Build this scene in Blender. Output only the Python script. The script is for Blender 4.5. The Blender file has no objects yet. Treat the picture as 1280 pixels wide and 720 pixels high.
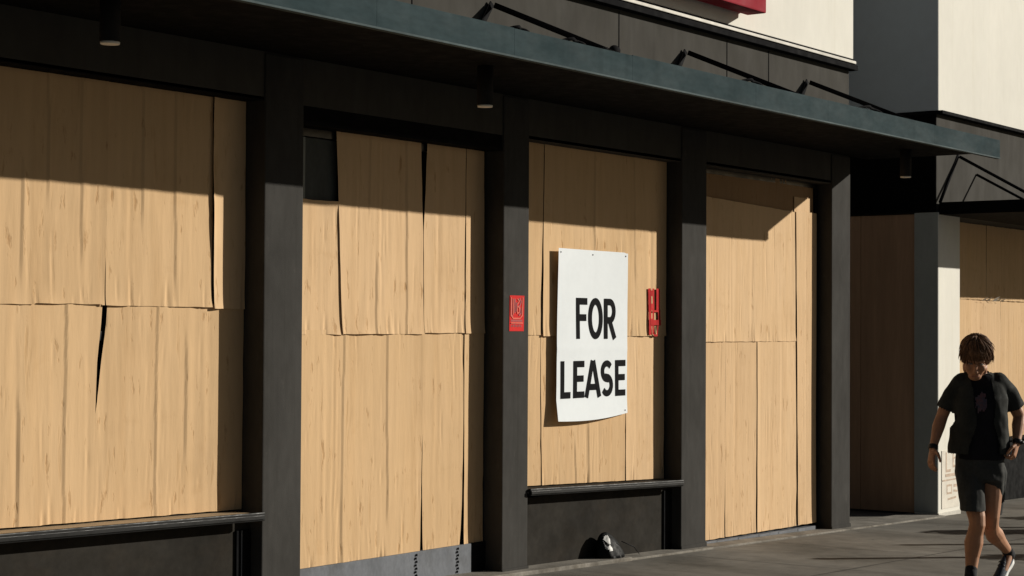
import bpy, bmesh, math, random
from mathutils import Vector, Matrix, noise

SC = bpy.context.scene
COL = SC.collection
R = math.radians
SLOPE = -0.026                      # the pavement falls gently along the shop front


def gz(x):
    return SLOPE * x


# ------------------------------------------------------------------ materials
def mat(name, col, rough=.7, var=.15, scale=(3, 3, 3), col2=None, bump=0., bscale=(40, 40, 40), metal=0.,
        spec=.3, streak=None, detail=5., bdist=.01, stain=None, tone=0.):
    """procedural paint: base colour broken up by two noises, optional streaks and stains, noise bump"""
    m = bpy.data.materials.new(name)
    m.use_nodes = True
    nt = m.node_tree
    N, L = nt.nodes, nt.links
    b = N['Principled BSDF']
    b.inputs['Roughness'].default_value = rough
    b.inputs['Metallic'].default_value = metal
    b.inputs['Specular IOR Level'].default_value = spec
    tc = N.new('ShaderNodeTexCoord')

    def noi(sc, det=detail, rg=.55):
        mp = N.new('ShaderNodeMapping')
        mp.inputs['Scale'].default_value = sc
        L.new(tc.outputs['Object'], mp.inputs['Vector'])
        n = N.new('ShaderNodeTexNoise')
        n.inputs['Scale'].default_value = 1
        n.inputs['Detail'].default_value = det
        n.inputs['Roughness'].default_value = rg
        L.new(mp.outputs['Vector'], n.inputs['Vector'])
        return n.outputs['Fac']

    def rng(s, a, c, lo, hi):
        r = N.new('ShaderNodeMapRange')
        r.inputs[1].default_value = a
        r.inputs[2].default_value = c
        r.inputs[3].default_value = lo
        r.inputs[4].default_value = hi
        L.new(s, r.inputs[0])
        return r.outputs[0]

    def mix(f, a, c, mode='MIX'):
        x = N.new('ShaderNodeMix')
        x.data_type = 'RGBA'
        x.blend_type = mode
        if isinstance(f, float):
            x.inputs[0].default_value = f
        else:
            L.new(f, x.inputs[0])
        for s, i in ((a, 6), (c, 7)):
            if isinstance(s, tuple):
                x.inputs[i].default_value = (*s[:3], 1)
            else:
                L.new(s, x.inputs[i])
        return x.outputs[2]
    c2 = col2 or tuple(c * (1 - var) for c in col)
    c1 = col if col2 else tuple(min(1, c * (1 + var * .5)) for c in col)
    c = mix(rng(noi(scale), .32, .68, 0, 1), c1, c2)
    fine = rng(noi(tuple(s * 9 for s in scale), 3), .3, .7, 1 - var * .5, 1 + var * .3)
    g = N.new('ShaderNodeCombineColor')
    for i in range(3):
        L.new(fine, g.inputs[i])
    c = mix(1., c, g.outputs[0], 'MULTIPLY')
    if tone:
        oi = N.new('ShaderNodeObjectInfo')
        tg = N.new('ShaderNodeCombineColor')
        for i, k in enumerate((1., 1.15, 1.3)):
            L.new(rng(oi.outputs['Random'], 0, 1, 1 - tone * k, 1 + tone * .5 * k), tg.inputs[i])
        c = mix(1., c, tg.outputs[0], 'MULTIPLY')
    hs = []
    if streak:                      # (scale, threshold, darkening colour factor)
        for sc, lo, hi, cf, bh in streak:
            f = rng(noi(sc, 4, .6), lo, hi, 0, 1)
            dk = mix(1., c, cf, 'MULTIPLY')
            c = mix(f, c, dk)
            hs.append((f, bh))
    if stain:
        sc, lo, hi, cf = stain
        f = rng(noi(sc, 6, .6), lo, hi, 0, 1)
        c = mix(f, c, mix(1., c, cf, 'MULTIPLY'))
    L.new(c, b.inputs['Base Color'])
    L.new(rng(noi(tuple(s * 3 for s in scale), 3), .3, .7, max(.05, rough - .12), min(1, rough + .1)), b.inputs['Roughness'])
    if bump or hs:
        h = noi(bscale, 5)
        mm = N.new('ShaderNodeMath')
        mm.operation = 'MULTIPLY'
        mm.inputs[1].default_value = 1.
        L.new(h, mm.inputs[0])
        h = mm.outputs[0]
        for f, bh in hs:
            ad = N.new('ShaderNodeMath')
            ad.operation = 'MULTIPLY_ADD'
            L.new(f, ad.inputs[0])
            ad.inputs[1].default_value = bh
            L.new(h, ad.inputs[2])
            h = ad.outputs[0]
        bp = N.new('ShaderNodeBump')
        bp.inputs['Strength'].default_value = bump
        bp.inputs['Distance'].default_value = bdist
        L.new(h, bp.inputs['Height'])
        L.new(bp.outputs['Normal'], b.inputs['Normal'])
    return m


def card_mat(name, col, dk=(.74, .66, .56)):
    return mat(name, col, .85, .07, (1.6, 1.6, .5), tone=.07, bump=.30, bscale=(13, 13, 2.0), bdist=.012, spec=.12,
               streak=[((19, 19, 5.0), .615, .71, (.74, .67, .59), -.5),  # dark ticks, here and next row: wrinkle shade put into the colour
                       ((13, 13, 1.8), .625, .73, (.86, .82, .76), -.3),
                       ((7, 7, .5), .50, .75, (.92, .895, .86), .15),
                       ((4, 4, 5), .60, .75, (.93, .91, .88), .1)],
               stain=((2.2, 2.2, 1.4), .56, .8, (.90, .88, .85)))


M = {}
M['card_a'] = card_mat('kraft_paper_tan', (.635, .432, .242))
M['card_b'] = card_mat('kraft_paper_light', (.68, .465, .268))
M['card_c'] = card_mat('kraft_paper_warm', (.665, .452, .252))
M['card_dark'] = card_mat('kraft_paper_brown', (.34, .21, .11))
M['pillar'] = mat('charcoal_render', (.055, .0525, .049), .9, .22, (2, 2, .8), spec=.06, bump=.25, bscale=(120, 120, 120), bdist=.004,
                  streak=[((22, 22, .5), .55, .8, (.82, .82, .80), 0)], stain=((9, 9, 5), .62, .74, (1.35, 1.33, 1.3)))
M['black'] = mat('black_metal', (.010, .010, .011), .9, .2, (4, 4, 4), bump=.05, spec=.04)
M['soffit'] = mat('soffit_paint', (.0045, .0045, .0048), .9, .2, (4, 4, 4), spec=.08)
M['fascia'] = mat('fascia_metal', (.030, .047, .052), .85, .3, (1.2, 4, 3), spec=.04, col2=(.046, .067, .073), bump=.05, bscale=(5, 5, 40),
                  streak=[((5, 5, .4), .52, .75, (.78, .80, .80), 0)])
M['edge'] = mat('fascia_edge_metal', (.085, .11, .115), .8, .3, (2, 2, 2), spec=.06)
M['grey_wall'] = mat('grey_panel', (.066, .062, .055), .9, .16, (1.3, 1.3, .6), bump=.1, bscale=(60, 60, 60), bdist=.004, spec=.06,
                     streak=[((14, 14, .5), .55, .8, (.86, .86, .86), 0)])
M['cream'] = mat('cream_render', (.81, .785, .71), .9, .05, (1.2, 1.2, .6), bump=.2, bscale=(90, 90, 90), bdist=.003, spec=.06,
                 streak=[((9, 9, .35), .55, .85, (.93, .92, .89), 0)])
M['trim'] = mat('pale_trim', (.6, .57, .5), .6, .15)
M['riser'] = mat('riser_panel', (.030, .027, .023), .9, .3, (2.5, 2.5, 2.5), spec=.06, bump=.15, bscale=(80, 80, 80), bdist=.004,
                 stain=((3, 3, 5), .5, .8, (1.25, 1.15, 1.05)))
M['ledge_top'] = mat('ledge_wood', (.36, .27, .17), .7, .2, (2, 14, 14))
M['lip'] = mat('ledge_metal', (.014, .014, .014), .5, .25, (5, 5, 5), spec=.15)
M['galv'] = mat('galvanised_steel', (.17, .18, .20), .75, .22, (5, 5, 3), spec=.1, bump=.06,
                stain=((4, 4, 3), .5, .75, (.7, .68, .64)))
M['glass'] = mat('dark_glass', (.012, .013, .014), .08, .1, spec=.5)
M['frame'] = mat('window_frame', (.016, .016, .016), .4, .2)
M['frame_grey'] = mat('window_frame_grey', (.20, .215, .20), .6, .2, (5, 5, 2))
M['frame_dark'] = mat('blanking_paint', (.085, .09, .085), .8, .2, (5, 5, 2), spec=.05)
M['ground'] = mat('pavement', (.205, .192, .170), .92, .3, (.9, .9, .9), bump=.3, bscale=(70, 70, 70), bdist=.006,
                  streak=[((17, 17, 17), .66, .72, (.6, .6, .6), 0), ((3.2, .9, 1), .52, .7, (.82, .81, .80), 0)], stain=((1.1, .5, 1), .48, .72, (.70, .69, .67)), spec=.08)
M['joint'] = mat('joint', (.05, .047, .042), .95, .2)
M['kerb'] = mat('kerb_concrete', (.235, .215, .185), .9, .3, (4, 4, 4), bump=.3, bscale=(60, 60, 60), bdist=.006,
                stain=((6, 6, 6), .45, .7, (.6, .58, .55)))
M['asphalt'] = mat('asphalt', (.05, .05, .05), .95, .25, (2, 2, 2), bump=.5, bscale=(120, 120, 120))
M['paper'] = mat('white_paper', (.76, .80, .83), .8, .035, (2, 2, 2), spec=.08, bump=.05, bscale=(9, 9, 9))
M['ink'] = mat('black_ink', (.014, .014, .015), .95, .15, (9, 9, 9), spec=.03)
M['red'] = mat('red_vinyl', (.66, .042, .040), .85, .12, (9, 9, 9), spec=.04)
M['red_dk'] = mat('dark_red_ink', (.36, .025, .03), .5, .15, (30, 30, 30))
M['red_lt'] = mat('pale_red_ink', (.78, .20, .15), .9, .12, (30, 30, 30), spec=.04)
M['red_paint'] = mat('red_paint', (.56, .045, .045), .9, .3, (25, 25, 8), spec=.04)
M['sign_red'] = mat('sign_red', (.33, .028, .042), .75, .12, (2, 2, 2), spec=.05)
M['sign_pink'] = mat('sign_return', (.36, .05, .06), .8, .12, (2, 2, 2), spec=.05)
M['lens'] = mat('lamp_lens', (.8, .77, .7), .4, .05)
M['lamp'] = mat('lamp_body', (.022, .021, .021), .8, .2, spec=.1)
M['bag'] = mat('black_plastic', (.004, .0045, .005), .6, .2, (8, 8, 8), spec=.12, bump=.2, bscale=(22, 22, 22), bdist=.01)
M['print'] = mat('white_print', (.7, .7, .68), .5, .2, (20, 20, 20))
M['brown_panel'] = mat('brown_boarding', (.50, .31, .195), .8, .15, (6, 6, .5))
M['tape'] = mat('white_tape', (.8, .77, .7), .6, .1)
M['mark'] = mat('brown_ink', (.60, .46, .35), .8, .3, (20, 20, 20))
M['skin'] = mat('skin', (.42, .205, .112), .6, .12, (14, 14, 14), spec=.35, bump=.08, bscale=(120, 120, 120), bdist=.003)
M['hair'] = mat('brown_hair', (.16, .082, .043), .7, .45, (70, 70, 14), spec=.15)
M['shirt'] = mat('black_cotton', (.033, .034, .031), .9, .25, (9, 9, 9), bump=.3, bscale=(200, 200, 200), bdist=.002, spec=.15)
M['tee'] = mat('dark_tee', (.014, .0135, .017), .95, .25, (9, 9, 9), spec=.1)
M['tee_print'] = mat('faded_print', (.05, .06, .09), .9, .9, (38, 38, 38), col2=(.13, .06, .07))
M['return'] = mat('shaded_cream_upper', (.50, .56, .62), .9, .06, (1, 1, 1), spec=.06)  # cream wall with its bluish shade put into the colour
M['pier_shade'] = mat('shaded_cream_pier', (.42, .44, .42), .9, .1, (2, 2, 1), spec=.05)  # cream of the pier, greyed to stand for shade
M['notice'] = mat('notice_paper', (.79, .74, .65), .9, .12, (7, 7, 7), spec=.05)
M['shorts'] = mat('dark_grey_cotton', (.052, .053, .050), .9, .3, (7, 7, 7), bump=.3, bscale=(200, 200, 200), bdist=.002, spec=.15)
M['shoe'] = mat('navy_mesh', (.022, .030, .052), .7, .3, (40, 40, 40), bump=.3, bscale=(160, 160, 160), bdist=.003)
M['sole'] = mat('white_rubber', (.72, .72, .70), .6, .12, (20, 20, 20))
M['sock'] = mat('dark_sock', (.018, .019, .022), .95, .2)
M['strap'] = mat('black_strap', (.015, .014, .014), .5, .2)
M['eye'] = mat('eye', (.25, .22, .2), .3, .2)
M['lips'] = mat('lips', (.32, .13, .1), .5, .1)
M['bollard'] = mat('bollard_steel', (.10, .10, .10), .45, .2, metal=.3)
M['soil'] = mat('soil', (.06, .045, .03), .95, .3, (20, 20, 20), bump=.5)
M['leaf'] = mat('leaf', (.06, .10, .035), .6, .4, (20, 20, 20))


# ------------------------------------------------------------------ helpers
def tag(o, label=None, cat=None, group=None, kind=None):
    for k, v in (('label', label), ('category', cat), ('group', group), ('kind', kind)):
        if v:
            o[k] = v
    return o


def thing(name, loc, label, cat, group=None, rotz=0):
    o = bpy.data.objects.new(name, None)
    COL.objects.link(o)
    o.empty_display_size = .1
    o.location = loc
    o.rotation_euler = (0, 0, rotz)
    return tag(o, label, cat, group)


def root_loc(o):
    v = Vector((0, 0, 0))
    while o:
        v += o.location
        o = o.parent
    return v


def obj(name, bm, m, parent=None, local=False, smooth=False, loc=None):
    """link a bmesh as one object; verts are in world space unless local"""
    if parent is not None and not local:
        bmesh.ops.translate(bm, verts=bm.verts, vec=-root_loc(parent))
    if loc is not None:
        bmesh.ops.translate(bm, verts=bm.verts, vec=-Vector(loc))
    me = bpy.data.meshes.new(name)
    bm.to_mesh(me)
    bm.free()
    for mm in (m if isinstance(m, (list, tuple)) else [m]):
        me.materials.append(mm)
    if smooth:
        me.polygons.foreach_set('use_smooth', [True] * len(me.polygons))
    o = bpy.data.objects.new(name, me)
    COL.objects.link(o)
    if parent is not None:
        o.parent = parent
    if loc is not None:
        o.location = loc
    return o


def box(bm, x0, x1, y0, y1, z0, z1, bev=0., shear=0.):
    """axis box, bevelled; shear drops z along x (for things that follow the slope)"""
    t = bmesh.new()
    vs = [t.verts.new((x, y, z)) for x in (x0, x1) for y in (y0, y1) for z in (z0, z1)]
    for f in ((0, 1, 3, 2), (4, 6, 7, 5), (0, 4, 5, 1), (2, 3, 7, 6), (0, 2, 6, 4), (1, 5, 7, 3)):
        t.faces.new([vs[i] for i in f])
    bmesh.ops.recalc_face_normals(t, faces=t.faces)
    if bev:
        bmesh.ops.bevel(t, geom=list(t.edges), offset=bev, segments=2, affect='EDGES', profile=.6)
    if shear:
        for v in t.verts:
            v.co.z += shear * (v.co.x - x0)
    add(bm, t)


def add(bm, t, mi=0):
    base = {}
    for v in t.verts:
        base[v] = bm.verts.new(v.co)
    for f in t.faces:
        nf = bm.faces.new([base[v] for v in f.verts])
        nf.smooth = f.smooth
        nf.material_index = mi
    t.free()


def ring_loft(bm, rings, cap=True, closed=True):
    """rings: lists of Vectors with equal length"""
    rs = [[bm.verts.new(p) for p in r] for r in rings]
    n = len(rs[0])
    for a, b in zip(rs, rs[1:]):
        for i in range(n if closed else n - 1):
            j = (i + 1) % n
            f = bm.faces.new((a[i], a[j], b[j], b[i]))
            f.smooth = True
    if cap and closed:
        bm.faces.new(rs[0][::-1])
        bm.faces.new(rs[-1])
    return rs


def tube(bm, pts, rad, n=10, cap=True):
    pts = [Vector(p) for p in pts]
    rad = rad if isinstance(rad, (list, tuple)) else [rad] * len(pts)
    rings = []
    up = None
    for i, p in enumerate(pts):
        d = (pts[min(i + 1, len(pts) - 1)] - pts[max(i - 1, 0)]).normalized()
        if up is None:
            up = d.orthogonal().normalized()
        up = (up - d * up.dot(d)).normalized()
        s = d.cross(up)
        rings.append([p + (up * math.cos(2 * math.pi * k / n) + s * math.sin(2 * math.pi * k / n)) * rad[i] for k in range(n)])
    ring_loft(bm, rings, cap)


def ell(bm, c, r, rot=None, seg=16, rg=10):
    t = bmesh.new()
    bmesh.ops.create_uvsphere(t, u_segments=seg, v_segments=rg, radius=1)
    mx = Matrix.Translation(Vector(c)) @ (rot.to_4x4() if rot else Matrix.Identity(4)) @ Matrix.Diagonal((*r, 1))
    bmesh.ops.transform(t, matrix=mx, verts=t.verts)
    for f in t.faces:
        f.smooth = True
    add(bm, t)


def lathe(bm, c, prof, n=24):
    rings = [[Vector((c[0] + r * math.cos(2 * math.pi * k / n), c[1] + r * math.sin(2 * math.pi * k / n), c[2] + z)) for k in range(n)]
             for r, z in prof]
    ring_loft(bm, rings)


def fbm(x, y, z, o=3):
    return noise.fractal(Vector((x, y, z)), 1., 2., o)


# ------------------------------------------------------------------ camera, sun, sky
cam_d = bpy.data.cameras.new('camera')
cam = bpy.data.objects.new('camera', cam_d)
COL.objects.link(cam)
SC.camera = cam
Rv = Vector((0.58511077, -0.81093648, 0.00523476))
Uv = Vector((-0.02044363, -0.00829695, 0.99975658))
Fv = Vector((0.81069565, 0.58507536, 0.02143312))
mw = Matrix((Rv, Uv, -Fv)).transposed().to_4x4()
mw.translation = Vector((-10.4656209, -7.41, 1.70139948))
cam.matrix_world = mw
cam_d.sensor_width = 36
cam_d.lens = 2300 / 1280 * 36
cam_d.clip_end = 3000

SUN = Vector((1.28, -1.0, .555)).normalized()
EL = math.asin(SUN.z)
ld = bpy.data.lights.new('sun', 'SUN')
ld.energy = 5.0
ld.angle = R(.5)
ld.color = (1, .945, .84)
lo = bpy.data.objects.new('sun', ld)
COL.objects.link(lo)
lo.rotation_euler = (-SUN).to_track_quat('-Z', 'Y').to_euler()
lo.location = (8, -8, 8)
w = bpy.data.worlds.new('World')
SC.world = w
w.use_nodes = True
sky = w.node_tree.nodes.new('ShaderNodeTexSky')
sky.sky_type = 'NISHITA'
sky.sun_disc = False
sky.sun_elevation = EL
sky.sun_rotation = math.atan2(SUN.x, SUN.y)
bg = w.node_tree.nodes['Background']
bg.inputs[1].default_value = .022
w.node_tree.links.new(sky.outputs[0], bg.inputs[0])
SC.view_settings.view_transform = 'Standard'
SC.view_settings.look = 'None'
SC.view_settings.exposure = 0
SC.cycles.max_bounces = 6

# ------------------------------------------------------------------ setting: ground
bm = bmesh.new()
xs = [-400, -60, -20, -8, -4, 0, 4, 8, 12, 30, 80, 400]
ys = [-400, -60, -20, -6.2]
for a, b in zip(xs, xs[1:]):
    for c, d in zip(ys, ys[1:]):
        bm.faces.new([bm.verts.new((x, y, gz(x) - .12)) for x, y in ((a, c), (b, c), (b, d), (a, d))])
tag(obj('road', bm, M['asphalt']), kind='structure')
bm = bmesh.new()
ys = [-6.08, -4, -2, -.1, .5, 8, 60, 400]
for a, b in zip(xs, xs[1:]):
    for c, d in zip(ys, ys[1:]):
        bm.faces.new([bm.verts.new((x, y, gz(x))) for x, y in ((a, c), (b, c), (b, d), (a, d))])
bmesh.ops.remove_doubles(bm, verts=bm.verts, dist=1e-4)
tag(obj('pavement', bm, M['ground']), kind='structure')
bm = bmesh.new()
box(bm, -60, 60, -6.2, -6.082, gz(-60) - .25, gz(-60) + .004, .008, SLOPE)
tag(obj('kerb', bm, M['kerb']), kind='structure')
# slab joints scored in the pavement
bm = bmesh.new()
for k in range(-12, 24):
    x = k * 1.5 + .35
    for y0, y1 in ((-6.05, -.2),):
        bm.faces.new([bm.verts.new((xx, yy, gz(xx) + .003)) for xx, yy in ((x, y0), (x + .009, y0), (x + .009, y1), (x, y1))])
for y in (-1.55, -3.05, -4.55):
    for a, b in zip(xs[1:], xs[2:]):
        if -20 <= a and b <= 30:
            bm.faces.new([bm.verts.new((xx, yy, gz(xx) + .0035)) for xx, yy in ((a, y), (b, y), (b, y + .009), (a, y + .009))])
tag(obj('pavement_joints', bm, M['joint']), kind='structure')
# thin concrete strip along the foot of the shop front (two pours, the far one set a little lower)
bm = bmesh.new()
box(bm, -9, 1.21, -.10, .3, gz(-9) - .05, gz(-9) + .028, .006, SLOPE)
box(bm, 1.215, 7.17, -.085, .3, gz(1.215) - .05, gz(1.215) + .016, .006, SLOPE)
o = tag(obj('kerb_strip', bm, M['kerb']), kind='structure')

# ------------------------------------------------------------------ the shop building
B = thing('shop_building', (0, 0, 0), 'long dark charcoal shop front with cream parapet, grey band and papered bays', 'building')
XL = -9.0
bm = bmesh.new()
box(bm, XL, 5.13, .012, .4, 3.02, 4.13)
WALL = obj('upper_wall', bm, M['grey_wall'], B)
for x in (-6.1, -3.6, -1.3, 1.171, 2.825, 3.553):
    bm = bmesh.new()
    box(bm, x, x + .006, .008, .011, 3.44, 4.08)
    obj('panel_joint', bm, M['black'], WALL)
bm = bmesh.new()
box(bm, XL, 5.19, -.004, .4, 4.205, 7.2, .006)
obj('parapet', bm, M['cream'], B)
bm = bmesh.new()
box(bm, XL, 5.19, -.055, .3, 4.095, 4.142, .005)
box(bm, XL, 5.19, -.02, .3, 4.142, 4.158)
CO = obj('cornice', bm, M['black'], B)
bm = bmesh.new()
box(bm, XL, 5.19, -.035, .3, 4.158, 4.184, .004)
obj('cornice_trim', bm, M['trim'], CO)
bm = bmesh.new()
box(bm, XL, 5.19, -.012, .3, 4.184, 4.205)
obj('shadow_gap', bm, M['black'], CO)
bm = bmesh.new()
box(bm, 5.0, 5.135, .40, 12, gz(5.1) - .1, 7.2)
obj('side_wall', bm, M['riser'], B)
# pillars
for x0, x1 in ((-5.35, -4.98), (-2.655, -2.325), (-.298, .002), (2.095, 2.482), (4.76, 5.14)):
    bm = bmesh.new()
    box(bm, x0, x1, 0, .42, gz((x0 + x1) / 2) - .08, 3.292, .008)
    p = obj('pillar', bm, M['pillar'], B)
    bm = bmesh.new()
    zf = gz((x0 + x1) / 2)
    box(bm, x0 - .006, x1 + .006, -.008, .02, zf - .02, zf + .045, .004)
    obj('pillar_base', bm, M['kerb'] if x0 == -9 else M['pillar'], p)
# blank end bay to the left, outside the picture
bm = bmesh.new()
box(bm, XL, -5.351, .06, .4, gz(-7) - .2, 3.015)
obj('end_wall', bm, M['pillar'], B)
bays = {1: (-4.979, -2.656, 3.015, .155), 2: (-2.324, -.299, 2.912, .15), 3: (.003, 2.094, 3.022, .14), 4: (2.483, 4.759, 3.03, .13)}
for k, (x0, x1, zt, yb) in bays.items():
    bm = bmesh.new()
    box(bm, x0, x1, .02, .42, zt, 3.29, .004)
    h = obj('header', bm, M['soffit'], B)
    bm = bmesh.new()
    box(bm, x0, x1, .012, .0195, zt + .0, zt + .02)
    obj('header_flashing', bm, M['black'], h)
    zb = gz((x0 + x1) / 2)
    W = bpy.data.objects.new('window', None)
    COL.objects.link(W)
    W.parent = B
    W.location = ((x0 + x1) / 2, yb + .05, zb)
    bm = bmesh.new()
    box(bm, x0, x1, yb + .055, yb + .062, zb - .1, zt)
    obj('glass', bm, M['glass'], W)
    bm = bmesh.new()
    for xa, xb in ((x0, x0 + .05), (x1 - .05, x1)):
        box(bm, xa, xb, yb + .012, yb + .05, zb - .1, zt - .051)
    box(bm, x0, x1, yb + .012, yb + .05, zt - .05, zt - .001)
    box(bm, x0 + .051, x1 - .051, yb + .02, yb + .05, 1.62, 1.67)
    obj('frame', bm, M['frame'], W)
    if k == 2:
        bm = bmesh.new()
        box(bm, x0 + .02, x0 + .20, yb + .018, yb + .05, 2.44, zt - .055, .004)
        obj('mullion_panel', bm, M['frame_grey'], W)
        bm = bmesh.new()
        box(bm, x0 + .202, x0 + .5, yb + .028, yb + .05, 2.40, zt - .055, .004)
        obj('blanking_panel', bm, M['frame_dark'], W)
# ledges + risers (bays 1 and 3)
for k, zl, sl in ((1, .672, -.021), (3, .577, -.034)):
    x0, x1, zt, yb = bays[k]
    bm = bmesh.new()
    box(bm, x0, x1 - .07 if k == 1 else x1 - .002, -.004, yb + .05, zl - .02, zl, .004, sl)
    lg = obj('ledge', bm, M['ledge_top'] if k == 1 else M['riser'], B)
    bm = bmesh.new()
    box(bm, x0, x1 - .001, -.026, -.0045, zl - .046, zl + .004, .006, sl)
    box(bm, x0, x1 - .012, -.034, -.0265, zl - .036, zl - .012, .003, sl)
    obj('ledge_lip', bm, M['lip'], lg)
    bm = bmesh.new()
    zb = gz(x0)
    box(bm, x0, x1, .10, yb + .04, gz(x1) - .12, zl - .075)
    rs = obj('stall_riser', bm, M['riser'], B)
    bm = bmesh.new()
    box(bm, x1 - .12, x1 - .001, .085, .0995, gz(x1) - .1, zl - .15, .003)
    obj('corner_post', bm, M['black'], rs)
    if k == 1:
        bm = bmesh.new()
        box(bm, x1 - .085, x1 - .079, .080, .0845, gz(x1), zl - .15)
        obj('post_edge', bm, M['galv'], rs)
# bay 2 and 4 foot panels
bm = bmesh.new()
x0, x1, zt, yb = bays[2]
box(bm, x0, -.475, yb - .02, yb + .045, gz(x0) - .15, .235, .003)
kp = obj('kick_panel', bm, M['galv'], B)
for x in (-1.075, -.63):
    bm = bmesh.new()
    for i in range(16):
        z = .215 - i * .022
        ell(bm, (x + .004 * (-1) ** i, yb - .026, z), (.007, .005, .009), seg=8, rg=6)
    obj('rivet_seam', bm, M['black'], kp)
bm = bmesh.new()
box(bm, -.474, x1, yb - .01, yb + .045, gz(x0) - .2, .235)
obj('corner_post', bm, M['black'], B)
bm = bmesh.new()
x0, x1, zt, yb = bays[4]
for i in range(6):
    a = x0 + (x1 - x0 - .1) * i / 6
    b = x0 + (x1 - x0 - .1) * (i + 1) / 6
    box(bm, a, b - .006, yb - .03, yb + .045, gz(b) - .1, -.042 - .006 * i, .004)
obj('foot_blocks', bm, M['galv'], B)

# ------------------------------------------------------------------ kraft paper coverings
def disp(x, z, sd, amp=1.):
    a = .007 * noise.noise(Vector((x * 1.7, z * .5, sd * 7.3)))
    b = .0014 * noise.noise(Vector((x * 6, z * .6, sd * 3.1)))
    c = .0008 * noise.noise(Vector((x * 26, z * 2.5, sd * 5.7)))
    return amp * (a + b + c)


def lin(pts):
    """piecewise linear function from (t, value) points"""
    pts = sorted(pts)

    def f(t):
        if t <= pts[0][0]:
            return pts[0][1]
        for (a, va), (b, vb) in zip(pts, pts[1:]):
            if t <= b:
                return va + (vb - va) * (t - a) / (b - a)
        return pts[-1][1]
    return f


def sheet(parent, m, xl, xr, zb, zt, y0, sd, hem=.012, left=0., right=0., top=0., amp=1., name='paper_sheet', rag=.004, seams=()):
    """one sheet of paper: buckled, edges ragged, hem/left/right edges lifted off the glass"""
    xl = xl if callable(xl) else (lambda z, v=xl: v)
    xr = xr if callable(xr) else (lambda z, v=xr: v)
    zb = zb if callable(zb) else (lambda x, v=zb: v)
    zt = zt if callable(zt) else (lambda x, v=zt: v)
    zm = (zb(0) + zt(0)) / 2
    W_ = abs(xr(zm) - xl(zm))
    H_ = abs(zt((xl(zm) + xr(zm)) / 2) - zb((xl(zm) + xr(zm)) / 2))
    nu = max(6, int(W_ / .009))
    nv = max(8, int(H_ / .026))
    rn = random.Random(sd * 17 + 3)
    xa_, xb_ = xl(zm), xr(zm)
    za_, zb_ = zb((xa_ + xb_) / 2), zt((xa_ + xb_) / 2)
    cr = []                                             # creases: x, z centre, half length, depth, slant, width
    for k in range(int(W_ * H_ * 13)):
        cr.append((rn.uniform(xa_, xb_), rn.uniform(za_, zb_), rn.choice((.04, .06, .09, .14, .22)), rn.uniform(.001, .0035), rn.gauss(0, .05), rn.uniform(.006, .011)))
    for k in range(max(1, int(W_ * 4 * (1 if H_ > .5 else 0)))):                   # full-height soft folds
        cr.append((rn.uniform(xa_ + .04, xb_ - .04), (za_ + zb_) / 2 + rn.uniform(-.3, .3), rn.uniform(.4, .9) * H_, rn.uniform(.0008, .0022), rn.gauss(0, .004), rn.uniform(.012, .03)))
    for k in range(int(W_ * 9) if hem else int(W_ * 5)):                            # puckers along the lower edge
        cr.append((rn.uniform(xa_, xb_), za_ + .0, rn.uniform(.05, .2), rn.uniform(.002, .006), rn.gauss(0, .06), rn.uniform(.006, .014)))
    bm = bmesh.new()
    g = []
    for j in range(nv + 1):
        v = j / nv
        v = v * v * (3 - 2 * v) * .5 + v * .5
        row = []
        for i in range(nu + 1):
            u = i / nu
            xg = xl(zm) + (xr(zm) - xl(zm)) * u
            b_, t_ = zb(xg), zt(xg)
            z = b_ + (t_ - b_) * v
            z += rag * noise.noise(Vector((xg * 9, sd, 2.))) * (1 - v) + rag * noise.noise(Vector((xg * 9, sd, 9.))) * v
            L_, R_ = xl(z), xr(z)
            x = L_ + (R_ - L_) * u
            x += rag * .8 * noise.noise(Vector((z * 5, sd, 4.))) * (1 if u < .02 or u > .98 else 0)
            y = y0 - disp(x, z, sd, amp)
            for sx, s0, s1 in seams:
                dx = x - sx - .006 * math.sin(z * 3 + sx * 9)
                if dx > 0 and s0 < z < s1:
                    y -= .0065 * math.exp(-dx / .12) * min(1, (z - s0) / .15, (s1 - z) / .15)
            for cx, cz, hl, dp, sl, wd in cr:
                tq = abs(z - cz) / hl
                if tq < 1:
                    q = (x - cx - sl * (z - cz) - .0015 * math.sin(z * 17 + cx * 40)) / wd
                    if -3 < q < 3:
                        y += amp * dp * (1 - tq * tq) * (q * math.exp(-q * q * .7) * 1.4 + .5 * math.exp(-q * q))
            hn = .55 + .9 * noise.noise(Vector((x * 6.5, sd * 2.2, .5)))
            y -= hem * max(0, hn) * math.exp(-(z - b_) / .045)
            ln = .6 + .6 * noise.noise(Vector((z * 2.0, sd * 1.7, 3.5)))
            y -= left * max(.1, ln) * math.exp(-(x - L_) / .04)
            y -= right * max(.1, ln) * math.exp(-(R_ - x) / .04)
            y -= top * max(0, hn) * math.exp(-(t_ - z) / .04)
            row.append(bm.verts.new((x, y, z)))
        g.append(row)
    for j in range(nv):
        for i in range(nu):
            f = bm.faces.new((g[j][i], g[j][i + 1], g[j + 1][i + 1], g[j + 1][i]))
            f.smooth = True
    return obj(name, bm, m, parent)


GRP = 'brown paper coverings over the shop windows'
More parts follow.
